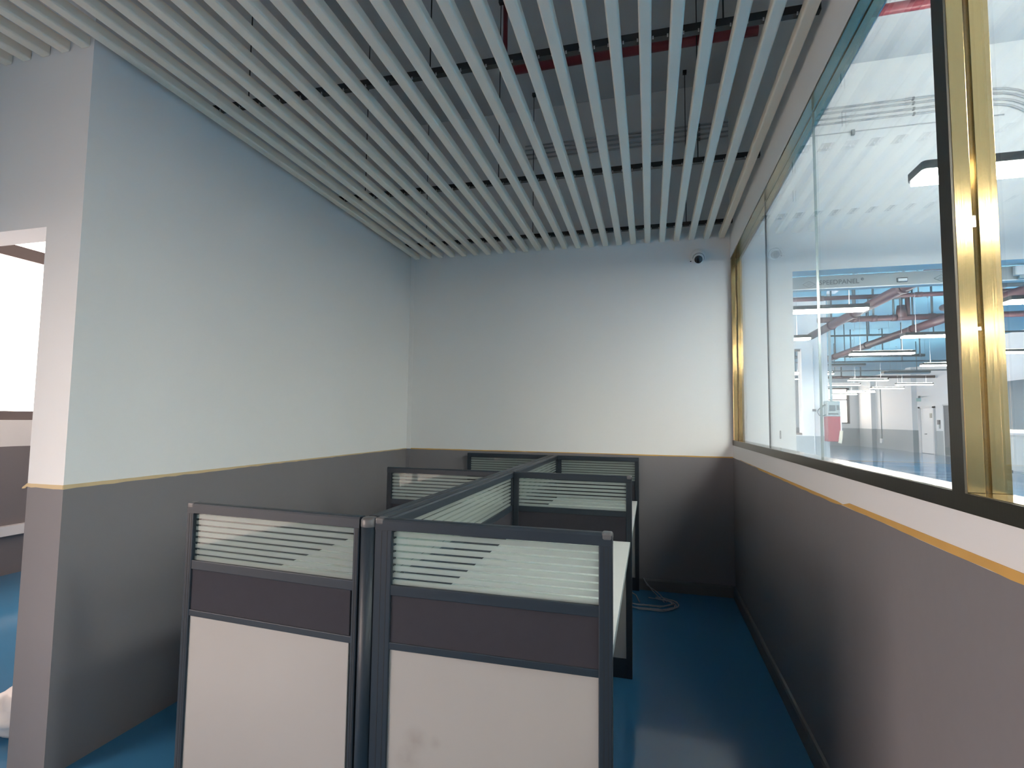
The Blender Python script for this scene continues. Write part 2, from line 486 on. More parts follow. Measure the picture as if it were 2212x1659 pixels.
struct(W2, 'next bay of the glass partition, right of the mullion', 'window')
MB().box(GX - g, GX + g, -1.0, MY0 + .006, RZ - .01, Z1 + .007).build('glass_pane', 'glass', W2)
MB().box(GX - g, GX + g, FY0 + .01, -1.06, RZ - .01, Z1 + .007).build('glass_pane', 'glass', W2)
MB().box(XR + .001, XR + .088, -1.06, -1.0, RZ, Z1, .001).build('mullion', 'brass', W2)

# corridor and hall shell
struct(MB().box(11.82, 12.0, RY, YB, 0, SLAB).build('wall_corridor', 'wall_hall'))
struct(MB().box(11.82, 12.0, YB, 25.0, 0, SLAB).build('wall_hall_right', 'wall_hall'), 'hall wall seen through the right-hand pane', 'wall')
b = MB(); b.box(14.1, 14.3, 25.0, 41.0, 0, SLAB); b.box(11.82, 14.3, 24.82, 25.0, 0, SLAB)
struct(b.build('wall_hall_side', 'wall_hall'), 'far side wall of the hall with doors', 'wall')
# hall end wall with a window
HX0, HX1, HZ0, HZ1 = 11.2, 13.34, 1.51, 3.98
b = MB(); y0, y1 = 40.8, 41.0
b.box(-3, HX0, y0, y1, 0, SLAB); b.box(HX1, 14.1, y0, y1, 0, SLAB)
b.box(HX0, HX1, y0, y1, 0, HZ0); b.box(HX0, HX1, y0, y1, HZ1, SLAB)
struct(b.build('wall_hall_end', 'wall_hall'), 'end wall of the hall with a bright window', 'wall')
w = bpy.data.objects.new('window_5', None); COL.objects.link(w); w.location = (HX0, 40.8, HZ0)
struct(w, 'bright window at the far end of the hall', 'window')
f = MB()
f.box(HX0, HX1, 40.78, 40.9, HZ0, HZ0 + .1); f.box(HX0, HX1, 40.78, 40.9, HZ1 - .1, HZ1)
f.box(HX1 - .16, HX1, 40.78, 40.9, HZ0, HZ1); f.box(HX0, HX0 + .1, 40.78, 40.9, HZ0, HZ1)
f.box(12.2, 12.32, 40.78, 40.9, HZ0, HZ1); f.box(HX0, HX1, 40.78, 40.9, 3.12, 3.2)
f.build('window_frame', 'alu_frame', w)
MB().box(HX0, HX1, 40.84, 40.85, HZ0, HZ1).build('window_pane', 'win_glass', w)
# hall stub wall on the left with a window in it
SY = 14.25
b = MB()
b.box(3.64, 4.215, SY, SY + .34, 0, SLAB)
b.box(-3, 2.6, SY, SY + .3, 0, SLAB); b.box(2.6, 3.64, SY, SY + .3, 0, 1.22); b.box(2.6, 3.64, SY, SY + .3, 3.35, SLAB)
struct(b.build('wall_hall_stub', 'wall_hall'), 'pale column wall in the hall, left of the red cabinet', 'wall')
w = bpy.data.objects.new('window_6', None); COL.objects.link(w); w.location = (2.6, SY, 1.22)
struct(w, 'narrow bright window beside the hall column', 'window')
f = MB(); f.box(2.6, 3.64, SY + .1, SY + .16, 1.22, 1.27); f.box(2.6, 3.64, SY + .1, SY + .16, 3.3, 3.35); f.box(2.6, 2.66, SY + .1, SY + .16, 1.22, 3.35)
f.build('window_frame', 'alu_frame', w)
MB().box(2.6, 3.64, SY + .12, SY + .13, 1.22, 3.35).build('window_pane', 'win_glass', w)
HW = [(6.0, 13.2), (17.0, 39.5)]  # unseen openings, added to let more daylight into the hall
b = MB(); ys = [YB2] + [v for w_ in HW for v in w_] + [41.0]
for k in range(0, len(ys), 2): b.box(-3.2, -3.0, ys[k], ys[k + 1], 0, SLAB)
for y0, y1 in HW: b.box(-3.2, -3.0, y0, y1, 0, 1.22); b.box(-3.2, -3.0, y0, y1, 3.5, SLAB)
struct(b.build('wall_hall_left', 'wall_hall'), 'unseen left side of the hall, openings added to light it', 'wall')
# ------------------------------------------------------------------ masking tape on the paint edges
def tape(name, axis, fixed, sgn, pts, label, mat='tape'):
    """pts: (coord along wall, z of lower edge, z of upper edge)"""
    t = bmesh.new(); th = 0.0025
    rows = []
    for a, z0, z1 in pts:
        rows.append([])
        for d in (-.0006, th):
            for z in (z0, z1):
                p = (fixed + sgn * d, a, z) if axis == 'y' else (a, fixed + sgn * d, z)
                rows[-1].append(t.verts.new(p))
    for r, s in zip(rows[:-1], rows[1:]):
        for i, j in ((0, 1), (1, 3), (3, 2), (2, 0)):
            t.faces.new((r[i], r[j], s[j], s[i]))
    for r in (rows[0], rows[-1]): t.faces.new((r[0], r[1], r[3], r[2]))
    mb = MB(); mb._merge(t)
    return tag(mb.build(name, mat), label, 'tape')

def wob(a, b_, n, f0, f1, seed):
    rnd = random.Random(seed); out = []
    for i in range(n + 1):
        t = i / n
        x = a + (b_ - a) * t
        w0 = f0(t); w1 = f1(t)
        out.append((x, w0 + rnd.uniform(-1, 1) * .002, w1 + rnd.uniform(-1, 1) * .0006))
    return out
tape('masking_tape', 'y', XL, 1, wob(YP, YB, 60, lambda t: 1.1905 + .007 * min(1, t * 2.2), lambda t: 1.208 - .002 * t, 1),
     'thin yellow masking tape along the paint edge of the long left wall', 'tape_pale')
tape('masking_tape', 'x', YP, -1, [(XL - LT - .028, 1.183, 1.189), (XL - LT - .012, 1.185, 1.199)] + wob(XL - LT, XL, 8, lambda t: 1.192 - .004 * t, lambda t: 1.207, 2),
     'short peeling strip of pale tape across the narrow end of the left wall', 'tape_pale')
tape('masking_tape', 'x', YB, -1, wob(XL + .05, XR - .003, 46, lambda t: 1.1985 - .0015 * math.sin(t * 9), lambda t: 1.2075, 3),
     'thin orange tape along the paint edge of the back wall')
pr = []
rnd = random.Random(5)
for i in range(71):
    y = 4.6 - i * (4.6 + 0.2) / 70
    if y > 3.9: z0, z1 = 1.203, 1.2065
    elif y > 2.32: z0, z1 = 1.1955, 1.2085 - 0.001 * (y - 2.3)
    elif y > 2.22: z0, z1 = 1.2025, 1.205
    else: z0, z1 = 1.2015 - .0008 * (2.2 - y), 1.2195 + .003 * (2.2 - y)
    pr.append((y, z0 + rnd.uniform(-1, 1) * .0015, z1))
tape('masking_tape', 'y', XR, -1, pr, 'wide orange masking tape along the paint edge of the low right wall')

# ------------------------------------------------------------------ ceiling slats, carrier rails, rods
SW, SH = 0.0535, 0.045
pitch = 3.0 / 23
def slat_mesh(y0, y1):
    t = bmesh.new(); r = 0.009; pr = []
    hw = SW / 2
    pr += [(-hw, SH), (-hw, r)]
    for k in range(1, 4): pr.append((-hw + r - r * math.cos(k * math.pi / 8), r - r * math.sin(k * math.pi / 8)))
    pr.append((-hw + r, 0)); pr.append((hw - r, 0))
    for k in range(3, 0, -1): pr.append((hw - r + r * math.cos(k * math.pi / 8), r - r * math.sin(k * math.pi / 8)))
    pr += [(hw, r), (hw, SH)]
    mb = MB(); mb.prism(pr, 'y', y0, y1)
    me = bpy.data.meshes.new('slat'); mb.bm.to_mesh(me); mb.bm.free()
    me.materials.append(M['slat'])
    return me
SY0 = -0.4
long_me = slat_mesh(SY0, YB - .002)
for i in range(24):
    o = bpy.data.objects.new('hanging_baffle', long_me); COL.objects.link(o)
    o.location = (-2.358 + pitch * i, 0, ZS)
    if i == 0: lab = 'long grey ceiling slat running right along the top of the left wall'
    elif i == 23: lab = 'long grey ceiling slat nearest the glass partition'
    else: lab = 'long pale grey ceiling slat, %s counting from the left wall' % ORD[i]
    tag(o, lab, 'ceiling slat', 'long ceiling slats')
short_me = slat_mesh(SY0, YP - .002)
for i in range(7):
    o = bpy.data.objects.new('hanging_baffle', short_me); COL.objects.link(o)
    o.location = (-2.449 - 0.1222 * i - .03, 0, ZS)
    tag(o, 'short grey ceiling slat ending above the left passage, %s left of the wall corner' % ORD[i] if i else
        'short grey ceiling slat ending right beside the top corner of the left wall', 'ceiling slat', 'short ceiling slats over the passage')

ZT = ZS + SH - 0.010
for y, lab, x0 in ((2.324, 'black slat carrier rail nearest the camera', XL), (3.561, 'black slat carrier rail, the middle of three', XL), (4.719, 'black slat carrier rail nearest the back wall', XL)):
    r = thing('carrier_rail', (0, y, ZT), lab, 'rail', 'carrier rails above the slats')
    b = MB()
    x1 = XR - .012
    b.box(x0 + .01, x1, y - .016, y - .013, ZT + .012, ZT + .045)
    b.box(x0 + .01, x1, y + .013, y + .016, ZT + .012, ZT + .045)
    b.box(x0 + .01, x1, y - .016, y + .016, ZT + .010, ZT + .013)
    b.build('rail', 'black', r)
    c = MB()
    for i in range(24):
        xc = -2.358 + pitch * i
        for s in (-1, 1):
            xx = xc + s * (SW / 2 + .007)
            c.box(xx - .003, xx + .003, y - .018, y - .012, ZT + .004, ZT + .016)
    o = c.build('clip', 'zinc', r); o['kind'] = 'stuff'; o['label'] = 'tiny bright metal clips beside each slat'
    # rods
    for x, wh in ((-2.15, 'left'), (-1.06, 'middle'), (0.32, 'right')):
        z1 = SLAB
        h = thing('hanger_rod', (x, y, ZT), 'thin dark rod holding the %s at its %s' % (lab.replace('black slat ', '').replace(', the middle of three', ' in the middle'), wh + ' third' if wh != 'middle' else 'centre'),
                  'rod', 'hanger rods above the slats')
        MB().tube([(x, y, ZT + .012), (x, y, SLAB)], .0035, 8).build('rod', 'rod', h)
        MB().box(x - .016, x + .016, y - .016, y + .016, SLAB - .03, SLAB, .002).build('ceiling_anchor', 'rod', h)

# red pipe above the slats, with its drop
rp = thing('fire_pipe', (0, 3.6, 4.11), 'red fire pipe running across above the slats and through the glass zone', 'pipe')
MB().tube([(-1.04, 3.6, 4.11), (2.0, 3.6, 4.11), (5.5, 3.6, 4.11)], .032, 14).build('pipe_run', 'red_pipe', rp)
MB().tube([(-1.035, 3.6, SLAB), (-1.035, 3.6, 4.11)], .018, 12).build('pipe_drop', 'red_pipe', rp)

# conduits on the wall above
for i, (z, lab) in enumerate([(4.262, 'topmost of the grey conduits crossing high on the white wall'), (4.222, 'second grey conduit from the top on the high white wall'),
                              (4.172, 'third grey conduit from the top on the high white wall'), (4.127, 'fourth grey conduit from the top on the high white wall')]):
    c = thing('conduit', (0, YB, z), lab, 'conduit', 'conduits high on the back wall')
    R = .16 + .045 * (3 - i) if True else 0
    xe = 2.72 + .0 * i
    pts = [(-1.2, YB - .012, z), (xe, YB - .012, z)]
    R = 0.30 + (z - 4.1)
    for k in range(1, 9):
        a = k / 8 * math.pi / 2
        pts.append((xe + R * math.sin(a), YB - .012, z - R + R * math.cos(a)))
    pts.append((xe + R, YB - .012, 3.3))
    MB().tube(pts, .0085, 8).build('tube', 'conduit', c)
    for xx in (-0.62, 0.46, 2.17):
        MB().box(xx - .008, xx + .008, YB - .026, YB - .0004, z - .013, z + .010, .003).build('clip', 'clip', c)
c = thing('conduit', (0, YB, 4.03), 'lone thin conduit below the others on the high white wall', 'conduit', 'conduits high on the back wall')
MB().tube([(0.9, YB - .008, 4.035), (2.80, YB - .008, 4.035)], .005, 8).build('tube', 'conduit', c)
MB().box(1.70, 1.725, YB - .03, YB, 4.0, 4.045, .003).build('clip', 'clip', c)
# ------------------------------------------------------------------ dome camera on the back wall
cx, cz = 0.434, 2.978
cam_t = thing('security_camera', (cx, YB, cz), 'white turret security camera with black eye on back wall', 'security camera')
m0 = Matrix.Translation((cx, YB, cz + .045)) @ Matrix.Rotation(math.radians(90), 4, 'X')
MB().lathe([(0, 0), (.062, 0), (.064, .006), (.064, .026), (.060, .032), (0, .032)], m0).build('junction_base', 'plastic_white', cam_t)
mt = Matrix.Translation((cx, YB - .030, cz + .043)) @ Matrix.Rotation(math.radians(128), 4, 'X')
MB().lathe([(0, 0), (.056, 0), (.060, .01), (.061, .035), (.056, .052), (.048, .062), (0, .064)], mt).build('turret_shell', 'plastic_white', cam_t)
b = MB(); b.lathe([(.0475, .060), (.050, .0605), (.050, .0625), (.0475, .0635)], mt)
b.build('shell_ring', 'groove', cam_t)
ml = Matrix.Translation((cx - .002, YB - .058, cz + .008)) @ Matrix.Rotation(math.radians(118), 4, 'X')
MB().lathe([(0, -.03), (.046, -.03), (.049, 0), (.047, .024), (.042, .036), (.036, .038), (0, .038)], ml).build('eyeball', 'plastic_white', cam_t)
MB().lathe([(0, .034), (.035, .034), (.035, .039), (.028, .043), (.012, .0455), (0, .046)], ml).build('lens', 'lens', cam_t)
MB().lathe([(0, .0), (.004, 0), (.004, .012), (0, .012)], Matrix.Translation((cx - .058, YB - .03, cz - .005)) @ Matrix.Rotation(math.radians(-90), 4, 'Y'), 12).build('set_screw', 'lens', cam_t)

# small oblong mark on the white wall behind the glass
tag(MB().box(1.085, 1.097, YB - .006, YB, 1.375, 1.445, .0025).build('wall_plate', 'clip'), 'tiny grey oblong plate low on the white wall behind the glass', 'plate')

# ------------------------------------------------------------------ workstation screens
ZTOP = 1.18
def screen(label, x0, x1, yc=0.0, th=0.036, loc=(0, 0, 0), rz=0.0, low=True, cap=0, st0=.034, st1=.034):
    """screen along local x: frame, striped glass, fabric board, off-white lower board"""
    r = thing('desk_screen', loc, label, 'partition', 'workstation screens')
    y0, y1 = yc - th / 2, yc + th / 2
    bv = .003
    def bld(mb, nm, mt):
        o = mb.build(nm, mt); o.parent = r; return o
    top = MB()
    top.prism([(y0, ZTOP - .037), (y1, ZTOP - .037), (y1, ZTOP - .008), (y1 - .003, ZTOP - .002), (y1 - .009, ZTOP), (y0 + .009, ZTOP), (y0 + .003, ZTOP - .002), (y0, ZTOP - .008)], 'x', x0, x1)
    bld(top, 'top_rail', 'frame')
    for xa, w_ in ((x0, st0), (x1 - st1, st1)):
        pm = MB(); pm.box(xa, xa + w_, y0, y1, 0, ZTOP - .0365, bv)
        n_ = len(pm.bm.faces)
        for q in (.40, .72):
            pm.box(xa + w_ * q - .0012, xa + w_ * q + .0012, y0 - .0006, y0 + .001, .02, ZTOP - .038)
        pm.bm.faces.ensure_lookup_table()
        for f_ in pm.bm.faces[n_:]: f_.material_index = 1
        o_ = bld(pm, 'post', 'frame'); o_.data.materials.append(M['groove'])
    bld(MB().box(x0 + .004, x1 - .004, y0 + .002, y1 - .002, .935, .968, .002), 'middle_rail', 'frame')
    bld(MB().box(x0 + .004, x1 - .004, y0 + .002, y1 - .002, .764, .787, .002), 'middle_rail', 'frame')
    bld(MB().box(x0 + .004, x1 - .004, y0 + .002, y1 - .002, .0, .112, .002), 'base_rail', 'frame')
    bld(MB().box(x0 + .03, x1 - .03, yc - .0045, yc + .0045, .962, ZTOP - .033), 'glass_pane', 'stripe')
    bld(MB().box(x0 + .03, x1 - .03, y0 + .006, y1 - .006, .780, .940, .003), 'fabric_board', 'fabric')
    bld(MB().box(x0 + .032, x1 - .032, y0 + .007, y1 - .007, .105, .770, .002), 'lower_board', 'board_marked' if 'nearest right' in label else 'board')
    for s, xx in ((-1, x0), (1, x1)):
        if cap & (1 if s < 0 else 2):
            xa, xb = (xx - .001, xx + .032) if s < 0 else (xx - .032, xx + .001)
            bld(MB().box(xa, xb, y0 - .001, y1 + .001, ZTOP - .022, ZTOP + .002, .007, 3), 'corner_cap', 'cap')
    r.rotation_euler = (0, 0, rz)
    return r

SRX, SLX = -0.862, -0.912          # right and left spine centre lines
YF, YM, YK = 1.605, 3.268, 4.925   # cross rows: front, middle, back
# right spine panels (run in depth)
screen('right-hand spine screen between the front and middle rows', YF + .018, YM + .018, 0, .040, (SRX, 0, 0), math.pi / 2)
screen('right-hand spine screen between the middle and back rows', YM + .022, YK + .02, 0, .040, (SRX, 0, 0), math.pi / 2)
screen('left-hand spine screen between the front and middle rows', YF + .030, YM + .018, 0, .046, (SLX, 0, 0), math.pi / 2)
screen('left-hand spine screen between the middle and back rows', YM + .022, YK + .02, 0, .046, (SLX, 0, 0), math.pi / 2)
# cross rows
screen('nearest right striped glass screen, its white desk showing behind', -0.882, -0.108, YF, .036, cap=3, st0=.062, st1=.040)
screen('middle right striped glass screen, behind the nearest right one', SRX + .022, -0.106, YM, .036, cap=2)
screen('back right striped glass screen standing close to the back wall', SRX + .022, -0.098, YK, .036)
screen('middle left striped glass screen beyond the nearest left one', -1.728, SLX - .024, YM, .036)
screen('back left striped glass screen in the corner by the back wall', -1.740, SLX - .024, YK, .036)
# front left: its free end stands a little further back
ang = math.atan2(-0.052, 0.79)
screen('nearest left striped glass screen with off white lower board', -0.815, -0.0475, 0, .036, (-0.894, YF, 0), ang, cap=1, st1=.022)
pc = thing('corner_post', (-0.911, YF, 0), 'rounded slate post between the two nearest screens', 'post')
MB().tube([(-0.910, YF - .004, 0), (-0.910, YF - .004, ZTOP - .03)], .027, 24).build('post', 'frame', pc)
MB().lathe([(.028, -.004), (.0285, .002), (.028, .018), (.022, .025), (0, .026)], Matrix.Translation((-0.910, YF - .004, ZTOP - .026)), 24).build('corner_cap', 'cap', pc)

# desks
def desk(label, x0, x1, y0, y1, side):
    d = thing('desk', ((x0 + x1) / 2, (y0 + y1) / 2, 0), label, 'desk', 'white workstation desks')
    MB().box(x0, x1, y0, y1, .766, .792, .002).build('desktop', 'desk', d)
    xe = x1 if side > 0 else x0
    o = MB().box(min(xe, xe - side * .0015), max(xe, xe + side * .0015), y0 + .001, y1 - .001, .767, .791).build('edge_band', 'cab_grey', d)
    for y in (y0 + .03, y1 - .03):
        MB().box(x0 + .12, x1 - .12, y - .012, y + .012, .70, .766, .003).build('support_bracket', 'frame', d)
    xs = x0 if side > 0 else x1
    MB().box(xs if side > 0 else xs - .018, xs + .018 if side > 0 else xs, y0 + .03, y1 - .03, 0, .766, .002).build('modesty_board', 'board', d)
desk('nearest right white desk, its edge showing past the front screen', SRX + .021, -0.117, YF + .019, YM - .019, 1)
desk('white desk between the middle right and back right screens', SRX + .021, -0.113, YM + .019, YK - .019, 1)
desk('nearest left white desk seen through the striped glass', -1.734, SLX - .024, YF + .088, YM - .019, -1)
desk('white desk between the middle left and back left screens', -1.734, SLX - .024, YM + .019, YK - .019, -1)

# cable bundle on the floor
cb = thing('cable_bundle', (0.06, 4.55, 0), 'loose tangle of grey cables on the blue floor by the desks', 'cable')
def loop(cx, cy, rx, ry, a0, a1, z, n=28, jit=0.01, seed=1):
    r_ = random.Random(seed); o = []
    for k in range(n + 1):
        a = math.radians(a0 + (a1 - a0) * k / n)
        o.append((cx + rx * math.cos(a) + r_.uniform(-1, 1) * jit, cy + ry * math.sin(a) + r_.uniform(-1, 1) * jit, z + .006 * abs(math.sin(3 * a))))
    return o
for k, args in enumerate([(-.02, 4.60, .24, .17, -170, 60, .006), (-.03, 4.56, .22, .12, -180, 20, .010), (.0, 4.55, .20, .16, -160, 80, .014), (-.02, 4.58, .19, .10, -175, 90, .018), (.07, 4.60, .15, .15, -120, 100, .008), (-.03, 4.62, .22, .13, -170, -10, .020)]):
    MB().tube(loop(*args, seed=k, jit=.004), .004, 8).build('cable', 'cable', cb)
MB().tube([(.13, 4.66, .008), (.10, 4.75, .012), (.05, 4.84, .03), (-.03, 4.90, .06), (-.06, 4.935, .11)], .004, 8).build('cable', 'cable', cb)
MB().tube([(.11, 4.64, .012), (.07, 4.74, .014), (.02, 4.84, .03), (-.05, 4.93, .09)], .004, 8).build('cable', 'cable', cb)
MB().tube([(-.16, 4.70, .05), (-.12, 4.66, .04), (-.09, 4.60, .006)], .005, 8).build('cable', 'cable', cb)

# white sack just behind the passage opening
sk = MB()
t = bmesh.new(); bmesh.ops.create_icosphere(t, subdivisions=4, radius=1)
r_ = random.Random(3)
for v in t.verts:
    n = math.sin(v.co.x * 7 + 1) * .06 + math.sin(v.co.y * 9) * .05 + math.sin(v.co.z * 11 + v.co.x * 5) * .04
    v.co *= 1 + n
    v.co = Vector((v.co.x * .20, v.co.y * .17, max(v.co.z, -.72) * .11 + .079))
for f in t.faces: f.smooth = True
sk._merge(t)
o = sk.build('plastic_sack', 'sack'); o.location = (-2.92, 1.99, 0)
tag(o, 'white crumpled sack on the floor just inside the left passage', 'sack')

# ------------------------------------------------------------------ lamps
def lamp(xl, y, label, on=True, L=1.15, w=0.20, z=2.95):
    t = thing('pendant_lamp', (xl + L / 2, y, z), label, 'lamp', 'suspended linear lamps')
    def outline(g, r):
        x0, x1, y0, y1 = xl + g, xl + L - g, y - w / 2 + g, y + w / 2 - g
        pts = []
        for cxx, cyy, a0 in ((x1 - r, y1 - r, 0), (x0 + r, y1 - r, 90), (x0 + r, y0 + r, 180), (x1 - r, y0 + r, 270)):
            for k in range(5):
                a = math.radians(a0 + 90 * k / 4)
                pts.append((cxx + r * math.cos(a), cyy + r * math.sin(a)))
        return pts
    MB().prism(outline(0, .024), 'z', z + .012, z + .06).build('housing', 'lamp_case', t)
    dm = MB().prism(outline(.010, .018), 'z', z - .012, z + .0125).build('diffuser', 'lamp' if on else 'lamp_off', t)
    if on:
        dm.data.materials.append(M['lamp_side'])
        for f_ in dm.data.polygons:
            if f_.normal.z > -.5: f_.material_index = 1
    if on: MB().prism(outline(.03, .012), 'z', z + .0595, z + .064).build('added_uplight', 'fill_uplight', t)  # unseen upward emitter, added to brighten the upper walls
    for xx in (xl + .2, xl + L - .2):
        wm = MB(); wm.tube([(xx, y, z + .055), (xx, y, SLAB)], .0022, 6); wm.tube([(xx, y, SLAB - .02), (xx, y, SLAB + .004)], .02, 12)
        wm.build('suspension_wire', 'cable', t)
    return t
C1, C2, C3, C4 = 1.51, 4.035, 6.43, 8.70
lamp(C1, 3.47, 'big bright lamp just beyond the glass, partly hidden by the brass mullion')
lamp(C1, 7.42, 'long bright lamp right under the opening header, nearest in the hall')
lamp(C1, 9.86, 'lamp end at the left edge of the opening, in front of the pale column')
lamp(C2, 7.30, 'bright oval lamp end in the right-hand pane, near the header')
lamp(C2, 9.90, 'bright lamp meeting the mullion, just below the long slanting red pipe')
lamp(C2, 12.24, 'largest fully visible bright lamp, in the middle of the opening')
lamp(C2, 14.74, 'unlit dark lamp bar just under the largest fully visible lamp, by the glass joint', on=False)
lamp(C2, 17.05, 'small bright lamp end beside the glass joint, over the window')
lamp(C3, 12.40, 'bright lamp bar in the right-hand pane above the slate panel')
lamp(C3, 14.85, 'bright lamp touching the mullion, lower than the other one there')
lamp(C3, 17.05, 'unlit dark lamp with a bright speck, over the hall centre', on=False)
lamp(C3, 19.70, 'far bright lamp in the hall, topmost of the lower cluster')
lamp(C3, 22.05, 'far bright lamp in the hall just over the end window')
lamp(C4, 21.97, 'rightmost bright lamp of the far cluster, above the exit sign')
lamp(C4, 24.2, 'far bright lamp just left of and below the rightmost one of the far cluster')
lamp(C4, 26.95, 'far bright lamp overlapping the top right corner of the end window')
lamp(C4, 29.1, 'farthest short lamp glow on the end window')
OUT = 'suspended lamp over the floor beyond the glass, outside the frame'
HID = 'suspended hall lamp hidden behind the back wall or outside the frame'
for xl, rows in ((-0.9, (7.42, 9.86, 12.3)), (C1, (12.3,)), (C3, (7.42, 9.86)), (C4, (7.42, 9.86, 12.3))):
    for y in rows: lamp(xl, y, HID)
for xl, rows in ((C1, (1.03, -1.40, -3.85)), (C2, (3.47, 1.03, -1.40, -3.85, -6.3)), (C3, (3.47, 1.03, -3.85, -6.3, -8.75)), (C4, (-1.4, -6.3, -8.75))):
    for y in rows: lamp(xl, y, OUT)
# ------------------------------------------------------------------ hall: sectional door rail with lettering
hd = thing('door_rail', (2.6, YB2, 2.71), 'pale grey rail of the raised door with lettering and diamond marks', 'door rail')
YH = YB2 + .045
MB().box(OX0 - .1, OX1 + .1, YB2 + .002, YH + .05, 2.711, 2.826, .002).build('rail_body', 'header', hd)
MB().box(OX0 - .1, OX1 + .1, YB2 - .003, YB2 + .012, 2.822, 2.8285, .001).build('upper_lip', 'header_edge', hd)
MB().box(OX0 - .1, OX1 + .1, YB2 - .003, YB2 + .012, 2.708, 2.7165, .001).build('lower_lip', 'header_edge', hd)
def text_mesh(body, size, name, parent, mat, loc, rot, off=0.0, sx=1.0):
    cu = bpy.data.curves.new(name, 'FONT'); cu.body = body; cu.size = size; cu.extrude = .0008; cu.offset = off; cu.space_character = 1.04
    ob = bpy.data.objects.new(name + '_tmp', cu); COL.objects.link(ob)
    bpy.context.view_layer.update()
    dg = bpy.context.evaluated_depsgraph_get()
    me = bpy.data.meshes.new_from_object(ob.evaluated_get(dg))
    bpy.data.objects.remove(ob)
    me.transform(Matrix.Translation(loc) @ rot @ Matrix.Diagonal((sx, 1, 1, 1)))
    me.materials.clear(); me.materials.append(M[mat])
    o = bpy.data.objects.new(name, me); COL.objects.link(o)
    o.parent = parent; o.matrix_parent_inverse = Matrix.Translation(-parent.location)
    return o
RX = Matrix.Rotation(math.radians(90), 4, 'X')
yt = YB2 + .0012
text_mesh('SPEEDPANEL', .058, 'lettering', hd, 'print', (1.475, yt, 2.748), RX, .0012, 0.93)
text_mesh('\u00ae', .030, 'registered_mark', hd, 'print', (1.805, yt, 2.772), RX, .001, 1.0)
def diamond(x, z, w, h):
    b = MB()
    for (xa, za), (xb, zb) in (((x - w, z), (x, z + h)), ((x, z + h), (x + w, z)), ((x + w, z), (x, z - h)), ((x, z - h), (x - w, z))):
        b.tube([(xa, yt, za), (xb, yt, zb)], .0016, 6)
    for k in range(3):
        xx = x - w * .25 + k * w * .25
        b.tube([(xx - .010, yt, z - .012), (xx + .008, yt, z + .010)], .0011, 6)
    return b.build('diamond_mark', 'print', hd)
diamond(1.393, 2.757, .052, .029); diamond(2.405, 2.757, .052, .029)
lt = MB(); lt.box(2.075, 2.155, YB2 - .012, YB2 + .004, 2.738, 2.778, .006, 3); o = lt.build('latch_recess', 'cab_dark', hd)
MB().box(2.080, 2.150, YB2 - .02, YB2 - .010, 2.742, 2.768, .005, 3).build('latch_handle', 'header_edge', hd)
sb = thing('sensor_box', (2.95, YB2, 2.76), 'small whitish sensor box on the door rail in the right-hand pane', 'sensor')
MB().box(2.90, 3.02, YB2 - .05, YB2 - .004, 2.74, 2.82, .008, 3).build('case', 'plastic_white', sb)
MB().box(2.93, 2.99, YB2 - .04, YB2 - .008, 2.715, 2.742, .004).build('lens_cover', 'cab_grey', sb)

# ------------------------------------------------------------------ hall: pipes
def pipe(name, label, p0, p1, r, mat, hang=(), hr=.012, extra=None):
    t = thing(name, p0, label, 'pipe')
    MB().tube([p0, ((p0[0] + p1[0]) / 2, (p0[1] + p1[1]) / 2, (p0[2] + p1[2]) / 2), p1], r, 16).build('pipe_run', mat, t)
    a, c = Vector(p0), Vector(p1)
    for f in hang:
        q = a.lerp(c, f)
        MB().tube([q + Vector((0, 0, r * .6)), (q.x, q.y, SLAB)], hr, 8).build('pipe_hanger', 'dark_pipe', t)
        MB().tube([q - (c - a).normalized() * .05, q + (c - a).normalized() * .05], r * 1.18, 16).build('collar', mat, t)
    return t
pipe('fire_pipe', 'thickest dusty red pipe slanting up to the door rail', (3.80, 6.6, 3.62), (3.80, 14.0, 3.62), .085, 'hall_pipe', (.35, .62, .8), .02)
pipe('fire_pipe', 'long dusty red pipe slanting from the glass joint to the mullion', (5.62, 9.5, 3.60), (5.62, 22.0, 3.60), .085, 'hall_pipe', (.1, .3, .5, .7), .02)
pipe('cross_pipe', 'dark red cross pipe behind the nearest hall lamp', (-1.0, 10.4, 3.755), (8.5, 10.4, 3.755), .040, 'hall_pipe', (.2, .42, .58, .8))
cp = pipe('cross_pipe', 'dark red cross pipe carrying a valve, in the middle of the opening', (3.6, 12.75, 3.78), (9.0, 12.75, 3.78), .062, 'hall_pipe', (.13, .20, .27, .40, .6, .8), .022)
MB().tube([(5.20, 12.75, 3.78), (5.20, 12.75, 4.04)], [.11, .075], 16).build('valve_body', 'hall_pipe', cp)
MB().tube([(5.20, 12.75, 4.04), (5.20, 12.75, 4.22)], .03, 12).build('valve_stem', 'dark_pipe', cp)
MB().tube([(5.06, 12.75, 4.20), (5.34, 12.75, 4.20)], .022, 12).build('valve_handle', 'dark_pipe', cp)
MB().tube([(5.32, 12.75, 3.78), (5.32, 12.75, 4.30)], .045, 12).build('riser', 'hall_pipe', cp)
pipe('cross_pipe', 'thin dark cross pipe under the valve pipe', (4.4, 14.8, 3.73), (9.0, 14.8, 3.73), .022, 'dark_pipe', (.2, .5, .75), .014)
pipe('cross_pipe', 'paired dark cross pipe above the middle lamp, upper one', (4.4, 19.6, 3.75), (8.6, 19.6, 3.75), .045, 'dark_pipe', (.1, .28, .5, .72, .97), .02)
pipe('cross_pipe', 'paired dark cross pipe above the middle lamp, lower one', (4.4, 18.5, 3.45), (9.6, 18.5, 3.45), .022, 'dark_pipe', (.3, .6, .9), .014)
pipe('cross_pipe', 'thin dark pipe across the hall below the paired pipes', (4.6, 22.9, 3.56), (11.5, 22.9, 3.56), .022, 'dark_pipe', (.35, .75), .014)
